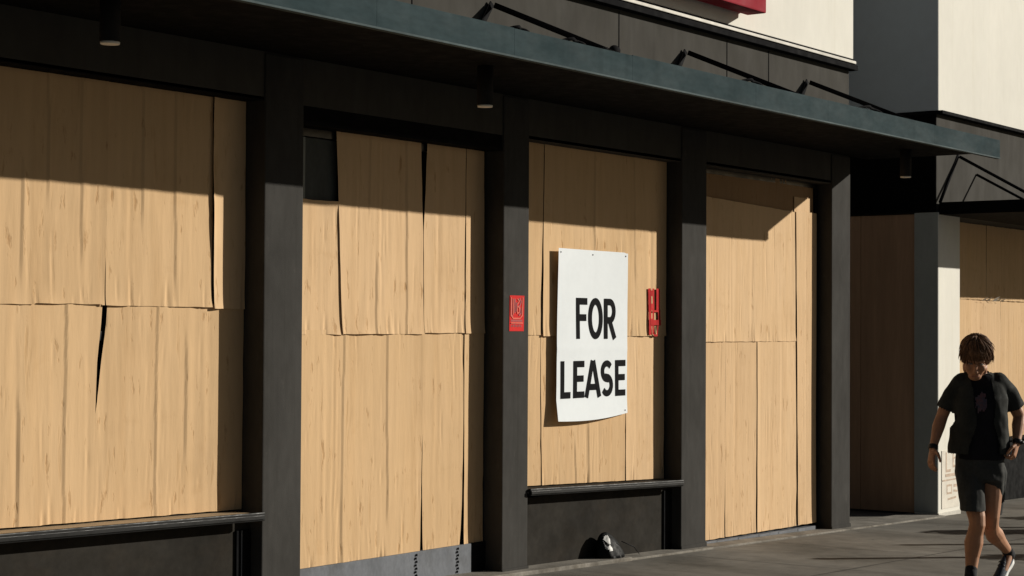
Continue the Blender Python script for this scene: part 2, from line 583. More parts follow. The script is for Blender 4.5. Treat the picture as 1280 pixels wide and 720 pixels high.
# bay 1
x0, x1, zt, yb = bays[1]
C1 = thing('paper_covering', ((x0 + x1) / 2, yb, .66), 'widest brown paper covering, at the left edge, with a dark slit in its lower half', 'paper covering', GRP)
up = lambda x: 1.808 + .004 * noise.noise(Vector((x * 5, 1, 1))) + (.006 if -4.2 < x < -3.75 else 0)
sheet(C1, M['card_a'], x0 + .01, lin([(1.8, -3.735), (2.3, -3.724), (3.05, -3.72)]), up, zt + .02, yb - .004, 1, hem=.014, right=.006, seams=((-4.13, 2.3, 3.2), (-3.90, 2.0, 3.2), (-4.29, 1.9, 2.6)))
sheet(C1, M['card_a'], lin([(1.8, -3.727), (2.3, -3.722), (3.05, -3.722)]), -2.925, up, zt + .02, yb - .002, 2, hem=.012, seams=((-3.47, 2.2, 3.2), (-3.215, 1.7, 3.3)))
sheet(C1, M['card_b'], lin([(1.8, -2.915), (2.6, -2.935), (3.05, -2.93)]), x1 - .003, 1.80, zt + .02, yb - .006, 3, hem=.006, left=.022)
sheet(C1, M['card_a'], x0 + .01, lin([(.6, -3.79), (1.2, -3.784), (1.5, -3.772), (1.72, -3.745), (1.83, -3.735)]), lambda x: .682 - .021 * (x - x0), 1.83, yb + .003, 4, hem=0, right=.003, seams=((-3.99, .3, 2.0), (-4.3, .3, 1.4)))
sheet(C1, M['card_a'], lin([(.6, -3.789), (1.2, -3.782), (1.45, -3.745), (1.72, -3.706), (1.83, -3.700)]), x1 - .003, lambda x: .682 - .021 * (x - x0), 1.83, yb + .005, 5, hem=0, seams=((-3.34, .3, 2.0), (-3.12, .9, 1.7)))
# bay 2
x0, x1, zt, yb = bays[2]
C2 = thing('paper_covering', ((x0 + x1) / 2, yb, .22), 'brown paper covering with its top left corner missing, above a grey metal foot panel', 'paper covering', GRP)
sheet(C2, M['card_b'], lin([(1.6, -1.80), (2.48, -1.845), (2.93, -1.872)]), lin([(1.6, -.985), (2.3, -.996), (2.93, -1.022)]), 1.655, zt + .02, yb - .004, 11, hem=.016, left=.003, seams=((-1.55, 2.35, 3.2), (-1.17, 1.5, 3.1), (-1.47, 1.5, 2.2)))
sheet(C2, M['card_b'], lin([(1.6, -.983), (2.35, -.992), (2.6, -.975), (2.93, -.962)]), -.54, 1.662, zt + .02, yb - .002, 12, hem=.014, left=.004)
sheet(C2, M['card_b'], -.538, lin([(1.6, x1 - .015), (2.9, x1 - .03)]), 1.66, zt + .02, yb - .005, 13, hem=.01, left=.007)
sheet(C2, M['card_b'], x0 + .005, lin([(1.6, -1.785), (2.5, -1.83)]), 1.652, 2.476, yb + .002, 14, hem=.01, top=.012)
sheet(C2, M['card_c'], x0 + .005, lin([(.2, -1.012), (.6, -1.0), (1.0, -.990), (1.66, -.988)]), lambda x: .207 - .007 * (x - x0), 1.68, yb + .003, 15, hem=.006, right=.006, seams=((-1.78, .0, 1.8), (-1.35, .4, 1.8)))
sheet(C2, M['card_c'], lin([(.2, -.972), (.6, -.985), (1.0, -.988), (1.66, -.986)]), lin([(.2, -.575), (.5, -.556), (.9, -.545), (1.66, -.541)]), lambda x: .207 - .007 * (x - x0), 1.68, yb + .005, 16, hem=.008)
sheet(C2, M['card_c'], lin([(.2, -.545), (.5, -.536), (.9, -.539), (1.66, -.539)]), x1 - .015, lambda x: .215 - .006 * (x - x0), 1.68, yb + .002, 17, hem=.008, left=.012)
# bay 3
x0, x1, zt, yb = bays[3]
C3 = thing('paper_covering', ((x0 + x1) / 2, yb, .58), 'brown paper covering behind the white lease sign, with red painted strokes near its right edge', 'paper covering', GRP)
sheet(C3, M['card_c'], x0 + .003, lin([(1.6, .348), (2.2, .362), (3.05, .375)]), 1.648, zt + .02, yb - .001, 21, hem=.008, right=.002)
sheet(C3, M['card_c'], lin([(1.6, .358), (2.2, .366), (3.05, .377)]), x1 - .012, 1.64, zt + .02, yb - .004, 22, hem=.010, left=.007, seams=((1.05, 2.2, 3.2), (1.6, 2.0, 3.2)))
sheet(C3, M['card_c'], x0 + .003, lin([(.5, .375), (1.2, .352), (1.65, .350)]), lambda x: .585 - .034 * (x - x0), 1.66, yb + .003, 23, hem=0)
sheet(C3, M['card_c'], lin([(.5, .378), (1.2, .36), (1.65, .357)]), lin([(.5, 1.488), (1.65, 1.492)]), lambda x: .585 - .034 * (x - x0), 1.66, yb + .005, 24, hem=0, left=.005, right=.004, seams=((.81, .3, .95), (.99, .3, 1.1)))
sheet(C3, M['card_b'], lin([(.5, 1.500), (1.1, 1.494), (1.65, 1.494)]), x1 - .02, lambda x: .585 - .034 * (x - x0), 1.66, yb + .004, 25, hem=0, left=.006)
# bay 4
x0, x1, zt, yb = bays[4]
C4 = thing('paper_covering', ((x0 + x1) / 2, yb, -.04), 'brown paper covering of the far bay with a darker strip along its top', 'paper covering', GRP)
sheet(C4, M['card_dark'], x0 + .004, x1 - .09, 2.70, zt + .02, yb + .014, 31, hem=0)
sheet(C4, M['card_b'], 4.28, 4.60, 2.70, 2.88, yb + .006, 36, hem=0)
sheet(C4, M['card_b'], x0 + .004, 4.303, 1.592, lambda x: 2.791 - .027 * (x - x0), yb - .001, 32, hem=.008, right=.002)
sheet(C4, M['card_b'], lin([(-.1, 4.34), (.6, 4.325), (2.76, 4.294)]), x1 - .06, lambda x: -.034 - .006 * (x - x0), 2.752, yb - .005, 33, hem=.006, left=.005)
sheet(C4, M['card_b'], x0 + .004, lin([(-.1, 3.018), (.2, 3.026), (.6, 3.034), (1.6, 3.04)]), lambda x: -.03 - .01 * (x - x0), 1.61, yb + .004, 34, hem=.004)
sheet(C4, M['card_b'], lin([(-.1, 3.042), (.2, 3.040), (.6, 3.037), (1.6, 3.042)]), 3.577, lambda x: -.03 - .01 * (x - x0), 1.61, yb + .005, 37, hem=.004, right=.003)
sheet(C4, M['card_b'], 3.585, lin([(-.1, 4.315), (.6, 4.322), (1.6, 4.315)]), lambda x: -.03 - .01 * (x - x0), 1.60, yb + .002, 35, hem=.004, left=.008)


# ------------------------------------------------------------------ stroke lettering
def strokes(polys, wid, yf, step=.03, closed=()):
    """flat strokes in the x-z plane, mitred, each pushed a hair further out; yf(x, z) gives the surface depth"""
    bm = bmesh.new()
    for k, pl in enumerate(polys):
        wd = wid
        if isinstance(pl, tuple):
            pl, wd = pl
        cl = (Vector(pl[0]) - Vector(pl[-1])).length < 1e-6 and len(pl) > 3
        pts = [Vector(p) for p in pl]
        fine = []
        for a, b in zip(pts, pts[1:]):
            n = max(1, int((b - a).length / step))
            fine += [a.lerp(b, i / n) for i in range(n)]
        fine.append(pts[-1])
        if cl:
            fine = fine[:-1]
        nn = len(fine)
        rows = []
        for i, p in enumerate(fine):
            pv = fine[(i - 1) % nn] if (cl or i > 0) else None
            nx = fine[(i + 1) % nn] if (cl or i < nn - 1) else None
            d1 = (p - pv).normalized() if pv is not None else (nx - p).normalized()
            d2 = (nx - p).normalized() if nx is not None else d1
            n1 = Vector((-d1.y, d1.x))
            n2 = Vector((-d2.y, d2.x))
            m_ = (n1 + n2)
            m_ = m_.normalized() if m_.length > 1e-4 else n1
            s = 1 / max(.5, m_.dot(n1))
            row = []
            for q in (p + m_ * wd / 2 * s, p - m_ * wd / 2 * s):
                row.append(bm.verts.new((q.x, yf(q.x, q.y) - .0004 * (k % 5), q.y)))
            rows.append(row)
        m2 = nn if cl else nn - 1
        for i in range(m2):
            a, b = rows[i], rows[(i + 1) % nn]
            bm.faces.new((a[0], a[1], b[1], b[0]))
    return bm


def letter(ch, x, z, w_, h, t):
    """polylines (outer box x..x+w_, z..z+h, stroke t)"""
    e = t / 2
    l, r, b, tp = x + e, x + w_ - e, z + e, z + h - e
    mid = z + h * .52
    if ch == 'F':
        return [[(l, z), (l, z + h)], [(x + t * .2, tp), (x + w_, tp)], [(x + t * .2, mid), (x + w_ * .9, mid)]]
    if ch == 'L':
        return [[(l, z), (l, z + h)], [(x + t * .2, b), (x + w_, b)]]
    if ch == 'E':
        return [[(l, z), (l, z + h)], [(x + t * .2, tp), (x + w_, tp)], [(x + t * .2, mid), (x + w_ * .93, mid)], [(x + t * .2, b), (x + w_, b)]]
    if ch == 'A':
        return [[(l - e * .3, z), (x + w_ / 2 - e * .25, z + h)], [(r + e * .3, z), (x + w_ / 2 + e * .25, z + h)], [(x + w_ * .2, z + h * .28), (x + w_ * .8, z + h * .28)]]
    if ch == 'O':
        p = [(x + w_ / 2 + (w_ / 2 - e) * math.cos(a), z + h / 2 + (h / 2 - e * .9) * math.sin(a)) for a in [2 * math.pi * i / 40 for i in range(40)]]
        return [p + [p[0]]]
    if ch == 'R':
        bw = [(l, tp), (x + w_ * .5, tp)]
        cx, cz, rr = x + w_ * .5, (tp + z + h * .46) / 2, (tp - z - h * .46) / 2
        bw += [(cx + (r - cx) * math.cos(a), cz + rr * math.sin(a)) for a in [math.pi / 2 - math.pi * i / 14 for i in range(1, 14)]]
        bw += [(x + w_ * .5, z + h * .46), (l, z + h * .46)]
        return [[(l, z), (l, z + h)], bw, [(x + w_ * .48, z + h * .46), (r + e * .4, z)]]
    if ch == 'S':
        pts = []
        cx, rt, rb = x + w_ / 2, h * .26 - e * .5, h * .27 - e * .5
        for i in range(15):
            a = R(35 + 235 * i / 14)
            pts.append((cx + (w_ / 2 - e) * math.cos(a), z + h - e - rt + rt * math.sin(a)))
        for i in range(15):
            a = R(90 - 235 * i / 14)
            pts.append((cx + (w_ / 2 - e) * math.cos(a), z + e + rb + rb * math.sin(a)))
        return [pts]


# ------------------------------------------------------------------ FOR LEASE sign
S = thing('lease_sign', (.985, .12, 1.03), 'large white paper sign reading FOR LEASE, hung on the brown paper', 'sign')


def sgy(x, z):
    u = (x - .49) / .995
    v = (z - 1.03) / 1.25
    return .122 - .032 * (1 - u) ** 2 * (.8 + .2 * v) - .012 * math.sin(math.pi * u) * (1 - v) - .022 * max(0, .12 - v) / .12 * (1 - u * .6) \
        - .004 * noise.noise(Vector((x * 2, z * 2, 3))) - .0025 * math.exp(-abs(z - 1.545) / .03) + .0015 * math.exp(-abs(x - 1.0) / .02) * (z > 1.9)


bm = bmesh.new()
g = []
for j in range(61):
    row = []
    for i in range(41):
        u, v = i / 40, j / 60
        x = .482 + .018 * v + u * (.995 - .006 * v)
        z = 1.026 + v * 1.252 + .028 * (u ** 2.2) * (1 - v) ** 6 - .012 * math.sin(math.pi * u) * (1 - v) ** 5
        if v > .99 and u > .97:
            z -= .006
        row.append(bm.verts.new((x, sgy(x, z), z)))
    g.append(row)
for j in range(60):
    for i in range(40):
        f = bm.faces.new((g[j][i], g[j][i + 1], g[j + 1][i + 1], g[j + 1][i]))
        f.smooth = True
obj('sign_sheet', bm, M['paper'], S)
pl = []
T = .050
for ch, a, b in (('F', .748, .905), ('O', .918, 1.122), ('R', 1.142, 1.31)):
    pl += letter(ch, a, 1.62, b - a, .302, T)
T2 = .047
ls = []
for ch, a, b in (('L', .538, .668), ('E', .708, .858), ('A', .872, 1.088), ('S', 1.094, 1.268), ('E', 1.302, 1.452)):
    ls += letter(ch, a, 1.187, b - a, .272, T2)
bm = strokes([(p, T) for p in pl] + [(p, T2) for p in ls], T, lambda x, z: sgy(x, z) - .0025)
obj('lettering', bm, M['ink'], S)
for x, z in ((.53, 2.25), (.985, 2.245), (1.455, 2.25), (1.44, 1.075)):
    bm = bmesh.new()
    ell(bm, (x, sgy(x, z) - .002, z), (.006, .003, .006), seg=10, rg=6)
    obj('pin', bm, M['galv'], S)

# red sticker on the second pillar
K = thing('sticker', (-.142, -.003, 1.676), 'small red warning sticker on the charcoal pillar left of the lease sign', 'sticker')
bm = bmesh.new()
bm.faces.new([bm.verts.new(p) for p in ((-.232, -.003, 1.676), (-.06, -.003, 1.676), (-.054, -.003, 1.922), (-.226, -.003, 1.922))])
obj('sticker_sheet', bm, M['red'], K)
fl = lambda x, z: -.0045
bm = strokes([([(-.205, 1.90), (-.207, 1.79), (-.19, 1.772)], .012), ([(-.168, 1.90), (-.17, 1.80)], .014), ([(-.115, 1.905), (-.095, 1.88), (-.112, 1.85), (-.13, 1.845)], .012),
              ([(-.148, 1.875), (-.15, 1.81)], .012), ([(-.105, 1.84), (-.098, 1.80), (-.125, 1.785)], .012),
              ([(-.215, 1.748), (-.08, 1.748)], .014)], .012, fl)
for i in range(7):
    x = -.205 + i * .018
    add(bm, strokes([([(x, 1.703 + .004 * (i % 2)), (x, 1.718 + .003 * (i % 3))], .011)], .01, fl))
obj('dark_print', bm, M['red_dk'], K)
bm = strokes([([(-.212, 1.91), (-.215, 1.785), (-.19, 1.764), (-.11, 1.764), (-.082, 1.785), (-.075, 1.91)], .009),
              ([(-.186, 1.90), (-.188, 1.79)], .009), ([(-.14, 1.90), (-.118, 1.885), (-.14, 1.862)], .008), ([(-.14, 1.85), (-.116, 1.835), (-.12, 1.805), (-.142, 1.80), (-.142, 1.85)], .008),
              ([(-.216, 1.732), (-.078, 1.732)], .008)], .009, lambda x, z: -.0060)
obj('pale_print', bm, M['red_lt'], K)

# red strokes painted on the paper of the third bay
y3 = bays[3][3] - .0175
GP = lambda pts: [(1.778 + (a - 300) / 130 * .2, 2.012 - (b - 120) / 490 * .374) for a, b in pts]
bm = strokes([(GP(p), w_) for p, w_ in (([(318, 120), (322, 300), (328, 500), (328, 595)], .036), ([(354, 120), (357, 300), (353, 500), (356, 590)], .026),
              ([(336, 140), (336, 200)], .03), ([(337, 275), (338, 350)], .03), ([(340, 430), (340, 500)], .03),
              ([(402, 120), (402, 342)], .05), ([(412, 340), (416, 500)], .034), ([(350, 352), (412, 352)], .014), ([(335, 470), (430, 468)], .042),
              ([(357, 585), (370, 602), (392, 600), (400, 500)], .015))], .02, lambda x, z: y3)
obj('painted_lettering', bm, M['red_paint'], C3)

# ------------------------------------------------------------------ canopy
CY, CZ0, CZ1, CX1 = -1.28, 3.243, 3.413, 5.538
CA = thing('canopy', (0, 0, CZ0), 'long flat blue-grey canopy running over the four papered bays', 'canopy')
bm = bmesh.new()
segs = [-9, -6.4, -4.9, -3.18, -1.96, -.69, .93, 2.06, 4.06, 5.538]
for a, b in zip(segs, segs[1:]):
    box(bm, a, b - .001, CY, CY + .03, CZ0 + .012, CZ1 + .002 * math.sin(a * 7), .001)
FA = obj('fascia', bm, M['fascia'], CA)
bm = bmesh.new()
box(bm, -9, CX1, CY - .006, CY + .035, CZ0, CZ0 + .0115, .002)
obj('drip_edge', bm, M['edge'], FA)
bm = bmesh.new()
box(bm, CX1 - .033, CX1 - .003, CY + .031, 0.0, CZ0 + .065, CZ1, .002)
obj('end_fascia', bm, M['fascia'], CA)
bm = bmesh.new()
box(bm, -9, CX1 - .035, CY + .036, -.001, CZ0 + .055, CZ0 + .085)
obj('soffit', bm, M['soffit'], CA)
bm = bmesh.new()
box(bm, -9, CX1 - .035, CY + .031, -.001, CZ1 - .03, CZ1 - .006)
obj('roof_sheet', bm, M['fascia'], CA)
for xa in (-5.05, -2.75, -.456, 2.13, 4.251):
    bm = bmesh.new()
    za = 3.885
    p0 = Vector((xa, -.03, za))
    p1 = Vector((xa + .0, -1.12, CZ1 + .01))
    d = (p1 - p0).normalized()
    # flat bar rod
    s = Vector((1, 0, 0)) * .008
    n = d.cross(s).normalized() * .019
    ring_loft(bm, [[p + s + n, p - s + n, p - s - n, p + s - n] for p in (p0, p1)])
    tr = obj('tie_rod', bm, M['black'], CA)
    bm = bmesh.new()
    q0, q1 = Vector((xa, -.006, za + .016)), Vector((xa - .33, -.006, za - .45))
    d = (q1 - q0).normalized()
    s = Vector((0, 1, 0)) * .005
    n = d.cross(s).normalized() * .022
    ring_loft(bm, [[p + s + n, p - s + n, p - s - n, p + s - n] for p in (q0, q1)])
    obj('wall_strut', bm, M['black'], tr)
# cable and fixings lying along the canopy's front edge
for xa, xb, hh in ((-1.90, -1.72, .03), (-1.36, -1.12, .034), (-.95, -.80, .02), (.86, 1.16, .04), (2.74, 3.18, .045)):
    bm = bmesh.new()
    tube(bm, [(xa + (xb - xa) * i / 12, -1.2 + .015 * math.sin(i), CZ1 + .002 + hh * math.sin(math.pi * i / 12) ** .8) for i in range(13)], .011, 8)
    obj('cable_loop', bm, M['black'], CA)
bm = bmesh.new()
ell(bm, (-.775, -1.2, CZ1 + .026), (.05, .03, .034))
obj('junction_cap', bm, M['black'], CA)

# downlights under the canopy
for x, lab in ((-4.47, 'cylindrical black downlight under the canopy, at the upper left corner of the picture'),
               (-1.46, 'cylindrical black downlight under the canopy above the second pillar'),
               (4.79, 'cylindrical black downlight under the far end of the canopy, past the last pillar')):
    D_ = thing('downlight', (x, -.70, 3.06), lab, 'light', 'downlights under the canopy')
    bm = bmesh.new()
    lathe(bm, (x, -.70, 3.06), [(.042, .02), (.047, .0), (.050, .004), (.050, .235), (.044, .239)])
    obj('lamp_body', bm, M['lamp'], D_, smooth=False)
    bm = bmesh.new()
    lathe(bm, (x, -.70, 3.06), [(.0465, -.012), (.0475, -.001)])
    obj('lens', bm, M['lens'], D_)

# red fascia sign on the parapet
RS = thing('shop_sign', (1.4, -.004, 4.30), 'red box sign fixed high on the cream parapet, cut by the top of the picture', 'sign')
bm = bmesh.new()
box(bm, -.6, 3.06, -.23, -.05, 4.31, 5.2, .012)
obj('sign_box', bm, M['sign_red'], RS)
bm = bmesh.new()
box(bm, -.58, 3.04, -.049, -.005, 4.335, 5.18)
obj('mounting_frame', bm, M['sign_pink'], RS)

# ------------------------------------------------------------------ neighbouring building
NB = thing('neighbour_building', (7.19, 0, gz(7.19)), 'cream building beyond the recess, with dark grey band and pale corner pier', 'building')
NX = 7.19
bm = bmesh.new()
box(bm, NX, 22, 0, 12, 3.93, 7.6, .006)
obj('upper_wall', bm, M['cream'], NB)
bm = bmesh.new()
box(bm, NX, 22, .02, 12, 2.9, 3.90)
obj('grey_band', bm, M['grey_wall'], NB)
bm = bmesh.new()
box(bm, NX - .01, 22, -.05, 12, 3.895, 3.929, .004)
obj('cornice', bm, M['black'], NB)
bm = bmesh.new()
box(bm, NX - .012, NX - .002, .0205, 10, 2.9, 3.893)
obj('return_band', bm, M['soffit'], NB)  # the grey band round the corner, its shade painted in as near-black
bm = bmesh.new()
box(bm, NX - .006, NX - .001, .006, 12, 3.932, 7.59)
obj('return_shade_face', bm, M['return'], NB)  # thin face over the cream wall, coloured as if in shade
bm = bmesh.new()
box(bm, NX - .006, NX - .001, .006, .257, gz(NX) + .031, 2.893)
obj('pier_shade_face', bm, M['pier_shade'], NB)  # cream pier's side face, shade painted on as flat grey
bm = bmesh.new()
box(bm, NX, 7.755, .001, .258, gz(NX) - .2, 2.895, .006)
pr_ = obj('corner_pier', bm, M['cream'], NB)
bm = bmesh.new()
box(bm, NX - .008, 7.76, -.008, .1, gz(7.76) - .1, gz(NX) + .03, .004)
obj('pier_base', bm, M['trim'], pr_)
bm = bmesh.new()
box(bm, NX + .03, 7.755, .259, 12, gz(NX) - .3, 2.895)
obj('return_wall', bm, M['grey_wall'], NB)
bm = bmesh.new()
for i in range(4):
    box(bm, NX + .012, NX + .029, .262 + i * .6, .857 + i * .6, gz(NX) + .02, 2.88, .003)
obj('brown_boarding', bm, M['brown_panel'], NB)
bm = bmesh.new()
box(bm, 7.756, 22, .53, .7, gz(8) - .6, 2.895)
obj('window_backing', bm, M['glass'], NB)
bm = bmesh.new()
box(bm, 7.756, 22, .43, .529, gz(8) - .6, .425)
obj('stall_riser', bm, M['soffit'], NB)
bm = bmesh.new()
box(bm, 7.756, 22, .37, .529, .426, .45, .004)
obj('ledge', bm, M['black'], NB)
bm = bmesh.new()
box(bm, 5.136, NX - .01, 4.2, 4.4, -.5, 7)
obj('recess_back_wall', bm, M['grey_wall'], NB)
# its canopy
NC = thing('canopy', (9, 0, 2.87), 'thin black canopy of the neighbouring shop at the right edge, held by tie rods', 'canopy')
bm = bmesh.new()
box(bm, 7.2, 20, -.97, -.002, 2.87, 2.995, .004)
obj('canopy_deck', bm, M['soffit'], NC)
for xa in (7.75, 10.5, 13.2):
    bm = bmesh.new()
    tube(bm, [(xa, .0, 3.50), (xa + .02, -.88, 3.0)], .016, 8)
    tr = obj('tie_rod', bm, M['black'], NC)
    bm = bmesh.new()
    tube(bm, [(xa + .50, .015, 3.35), (xa + .48, -.62, 3.0)], .014, 8)
    obj('stay', bm, M['black'], tr)
    bm = bmesh.new()
    q0, q1 = Vector((xa, .012, 3.52)), Vector((xa - .48, .012, 3.0))
    n = (q1 - q0).cross(Vector((0, 1, 0))).normalized() * .018
    s_ = Vector((0, .005, 0))
    ring_loft(bm, [[p + s_ + n, p - s_ + n, p - s_ - n, p + s_ - n] for p in (q0, q1)])
    obj('wall_strut', bm, M['black'], tr)
C5 = thing('paper_covering', (10, .5, .45), 'brown paper covering of the neighbouring shop, behind the walking man', 'paper covering', GRP)
sheet(C5, M['card_c'], 8.2, 9.75, 2.045, 2.895, .498, 41, hem=.01)
sheet(C5, M['card_c'], 9.76, 13.6, 2.04, 2.895, .496, 42, hem=.012)
sheet(C5, M['card_c'], 8.2, 9.3, .455, 2.06, .503, 43, hem=.0)
sheet(C5, M['card_b'], 9.31, 10.2, .455, 2.06, .505, 44, hem=.0)
sheet(C5, M['card_c'], 10.21, 13.6, .455, 2.06, .504, 45, hem=.0)
random.seed(4)
for i in range(5):
    x = 9.55 + .14 * i + random.uniform(-.03, .03)
    bm = bmesh.new()
    wv, hv = random.uniform(.05, .1), random.uniform(.03, .06)
    a = [bm.verts.new((x, .47, 2.035)), bm.verts.new((x + wv, .455, 2.03)), bm.verts.new((x + wv * .8, .40, 2.035 + hv)), bm.verts.new((x + wv * .2, .43, 2.03 + hv * .7))]
    bm.faces.new(a)
    obj('tape_scrap', bm, M['tape'], C5)
# notices on the foot of the pier
NT = thing('notice', (7.48, -.002, -.14), 'pale paper notices with faded brown marks low on the cream corner pier', 'notice')
py_ = lambda x, z: -.006
bm = bmesh.new()
for z0, z1 in ((.17, .47), (-.12, .165)):
    box(bm, 7.27, 7.71, -.005, -.0005, z0, z1)
obj('notice_sheet', bm, M['notice'], NT)
bm = strokes([([(7.38, .45), (7.38, .26), (7.5, .26)], .028), ([(7.56, .46), (7.56, .3), (7.66, .3)], .026), ([(7.56, .38), (7.64, .39)], .018), ([(7.36, .215), (7.69, .215)], .03), ([(7.28, .165), (7.69, .168)], .014),
              ([(7.4, .11), (7.4, .03), (7.52, .03), (7.52, .11), (7.4, .11)], .02), ([(7.57, .1), (7.66, .1)], .03), ([(7.42, -.03), (7.64, -.02)], .02), ([(7.57, .05), (7.67, .04)], .02)], .02, py_)
obj('notice_print', bm, M['mark'], NT)

# ------------------------------------------------------------------ black bag at the foot of the riser
BG = thing('bin_bag', (1.09, -.0, gz(1.09) + .02), 'small black plastic bag with white print slumped against the dark stall riser', 'bag')
bm = bmesh.new()
bmesh.ops.create_icosphere(bm, subdivisions=5, radius=1)
zb = gz(1.09) + .028
for v in bm.verts:
    p = v.co.normalized()
    t = max(0, p.z)
    rr = 1 + .06 * fbm(p.x * 1.8, p.y * 1.8, p.z * 1.8) + .035 * math.sin(math.atan2(p.y, p.x) * 8 + 2 * fbm(p.x, p.y, p.z)) * (1 - abs(p.z))
    x, y = p.x * .155 * rr, p.y * .085 * rr
    z = .185 * t ** .75 * (1 + .06 * fbm(p.x * 2, 5, p.y * 2)) if p.z > 0 else 0
    x = x * (1 - .30 * t) - .055 * t
    y = y * (1 - .3 * t) + .02 * t
    v.co = Vector((1.075 + x, .008 + y, zb + z))
bag_me = [(f.calc_center_median(), [v.co.copy() for v in f.verts], f.normal.copy()) for f in bm.faces]
for f in bm.faces:
    f.smooth = True
obj('bag_body', bm, M['bag'], BG)
bm = bmesh.new()
pb = bmesh.new()
for c, vs, n in bag_me:
    dx, dz = c.x - (.968 + .10 * (c.z - zb)), c.z - zb
    if c.y < .0 and abs(dx) < .028 and .055 < dz < .168:
        k = noise.noise(Vector((c.x * 30, 0, c.z * 22)))
        if k > .10 - (.22 if dz > .11 else 0):
            pb.faces.new([pb.verts.new(q + Vector((-.001, -.004, .002))) for q in vs])
obj('bag_print', pb, M['print'], BG)
bm = bmesh.new()
tube(bm, [(1.11, -.07, zb + .12), (1.25, -.09, zb + .07), (1.33, -.09, zb + .005)], [.003, .004, .002], 6)
obj('bag_tie', bm, M['bag'], BG)


# ------------------------------------------------------------------ person
ROT = R(-54.18)
PL = Vector((1.24, -2.745, gz(1.24)))
PP = thing('person', PL, 'man with brown hair walking past in a dark overshirt, grey shorts and dark trainers', 'person', rotz=ROT)


def remesh(bm, vox, smooth=2, fold=0., fs=(10, 10, 4), seed=0., tears=None):
    me = bpy.data.meshes.new('tmp')
    bm.to_mesh(me)
    bm.free()
    o = bpy.data.objects.new('tmp', me)
    COL.objects.link(o)
    r = o.modifiers.new('r', 'REMESH')
    r.mode = 'VOXEL'
    r.voxel_size = vox
    if smooth:
        s = o.modifiers.new('s', 'SMOOTH')
        s.iterations = smooth
        s.factor = .5
    dg = bpy.context.evaluated_depsgraph_get()
    dg.update()
    me2 = bpy.data.meshes.new_from_object(o.evaluated_get(dg))
    bpy.data.objects.remove(o)
    bpy.data.meshes.remove(me)
    b = bmesh.new()
    b.from_mesh(me2)
    bpy.data.meshes.remove(me2)
    b.normal_update()
    if fold:
        nr = [(v, v.normal.copy()) for v in b.verts]
        for v, n in nr:
            c = v.co
            k = noise.noise(Vector((c.x * fs[0], c.y * fs[1], c.z * fs[2] + seed))) + .5 * noise.noise(Vector((c.x * fs[0] * 2.3 + c.z * 9, c.y * fs[1] * 2.3, c.z * fs[2] * 2 + seed)))
            v.co = c + n * fold * k
    if tears:
        bmesh.ops.delete(b, geom=[f for f in b.faces if tears(f.calc_center_median(), f.normal)], context='FACES')
    for f in b.faces:
        f.smooth = True
    return b


def limb(bm, pts, n=14):
    """tapered limb: tube with balls at the joints"""
    tube(bm, [p for p, r in pts], [r for p, r in pts], n)
    for p, r in (pts[0], pts[-1]):
        ell(bm, p, (r, r, r), seg=n, rg=8)


def oring(c, rx, ry, n=24, pw=2.3):
    out = []
    for k in range(n):
        a = 2 * math.pi * k / n
        ca, sa = math.cos(a), math.sin(a)
        out.append(Vector((c[0] + rx * math.copysign(abs(ca) ** (2 / pw), ca), c[1] + ry * math.copysign(abs(sa) ** (2 / pw), sa), c[2])))
    return out


V = Vector
# ---- body: one continuous surface
bm = bmesh.new()
ring_loft(bm, [oring((.04, 0, .76), .13, .10), oring((.04, .01, .86), .155, .115), oring((.04, 0, 1.0), .14, .10), oring((.04, 0, 1.2), .155, .108),
               oring((.04, .01, 1.33), .140, .09), oring((.038, .01, 1.39), .10, .065), oring((.03, .005, 1.45), .06, .055)])
NB_ = V((.025, .005, 1.43))
tube(bm, [NB_ - V((0, 0, .05)), V((.015, -.025, 1.49)), V((.005, -.045, 1.53))], [.062, .056, .054], 16)
HM = Matrix.Translation(V((-.003, -.068, 1.546))) @ Matrix.Rotation(R(-14), 4, 'Z') @ Matrix.Rotation(R(27), 4, 'X') @ Matrix.Rotation(R(4), 4, 'Y') @ Matrix.Scale(1.12, 4)


def hell(b, c, r, rx=0., rz=0., seg=16, rg=12):
    t = bmesh.new()
    ell(t, (0, 0, 0), r, seg=seg, rg=rg)
    bmesh.ops.transform(t, matrix=HM @ Matrix.Translation(V(c)) @ Matrix.Rotation(R(rz), 4, 'Z') @ Matrix.Rotation(R(rx), 4, 'X'), verts=t.verts)
    add(b, t)


hell(bm, (0, .012, .03), (.074, .093, .092))
hell(bm, (0, -.030, -.035), (.060, .060, .072))
hell(bm, (0, -.055, -.085), (.040, .038, .030))
hell(bm, (0, -.074, .022), (.050, .018, .014))          # brow
hell(bm, (0, -.096, -.016), (.010, .013, .028), rx=-14)  # nose bridge
hell(bm, (0, -.104, -.036), (.017, .015, .012))
hell(bm, (0, -.083, -.067), (.026, .012, .006))          # lips
hell(bm, (0, -.080, -.078), (.022, .012, .006))
for s in (-1, 1):
    hell(bm, (s * .036, -.066, -.028), (.024, .022, .020))   # cheeks
    hell(bm, (s * .074, .008, -.008), (.010, .018, .032), rx=12)  # ears
    hell(bm, (s * .058, -.01, -.058), (.014, .035, .03))
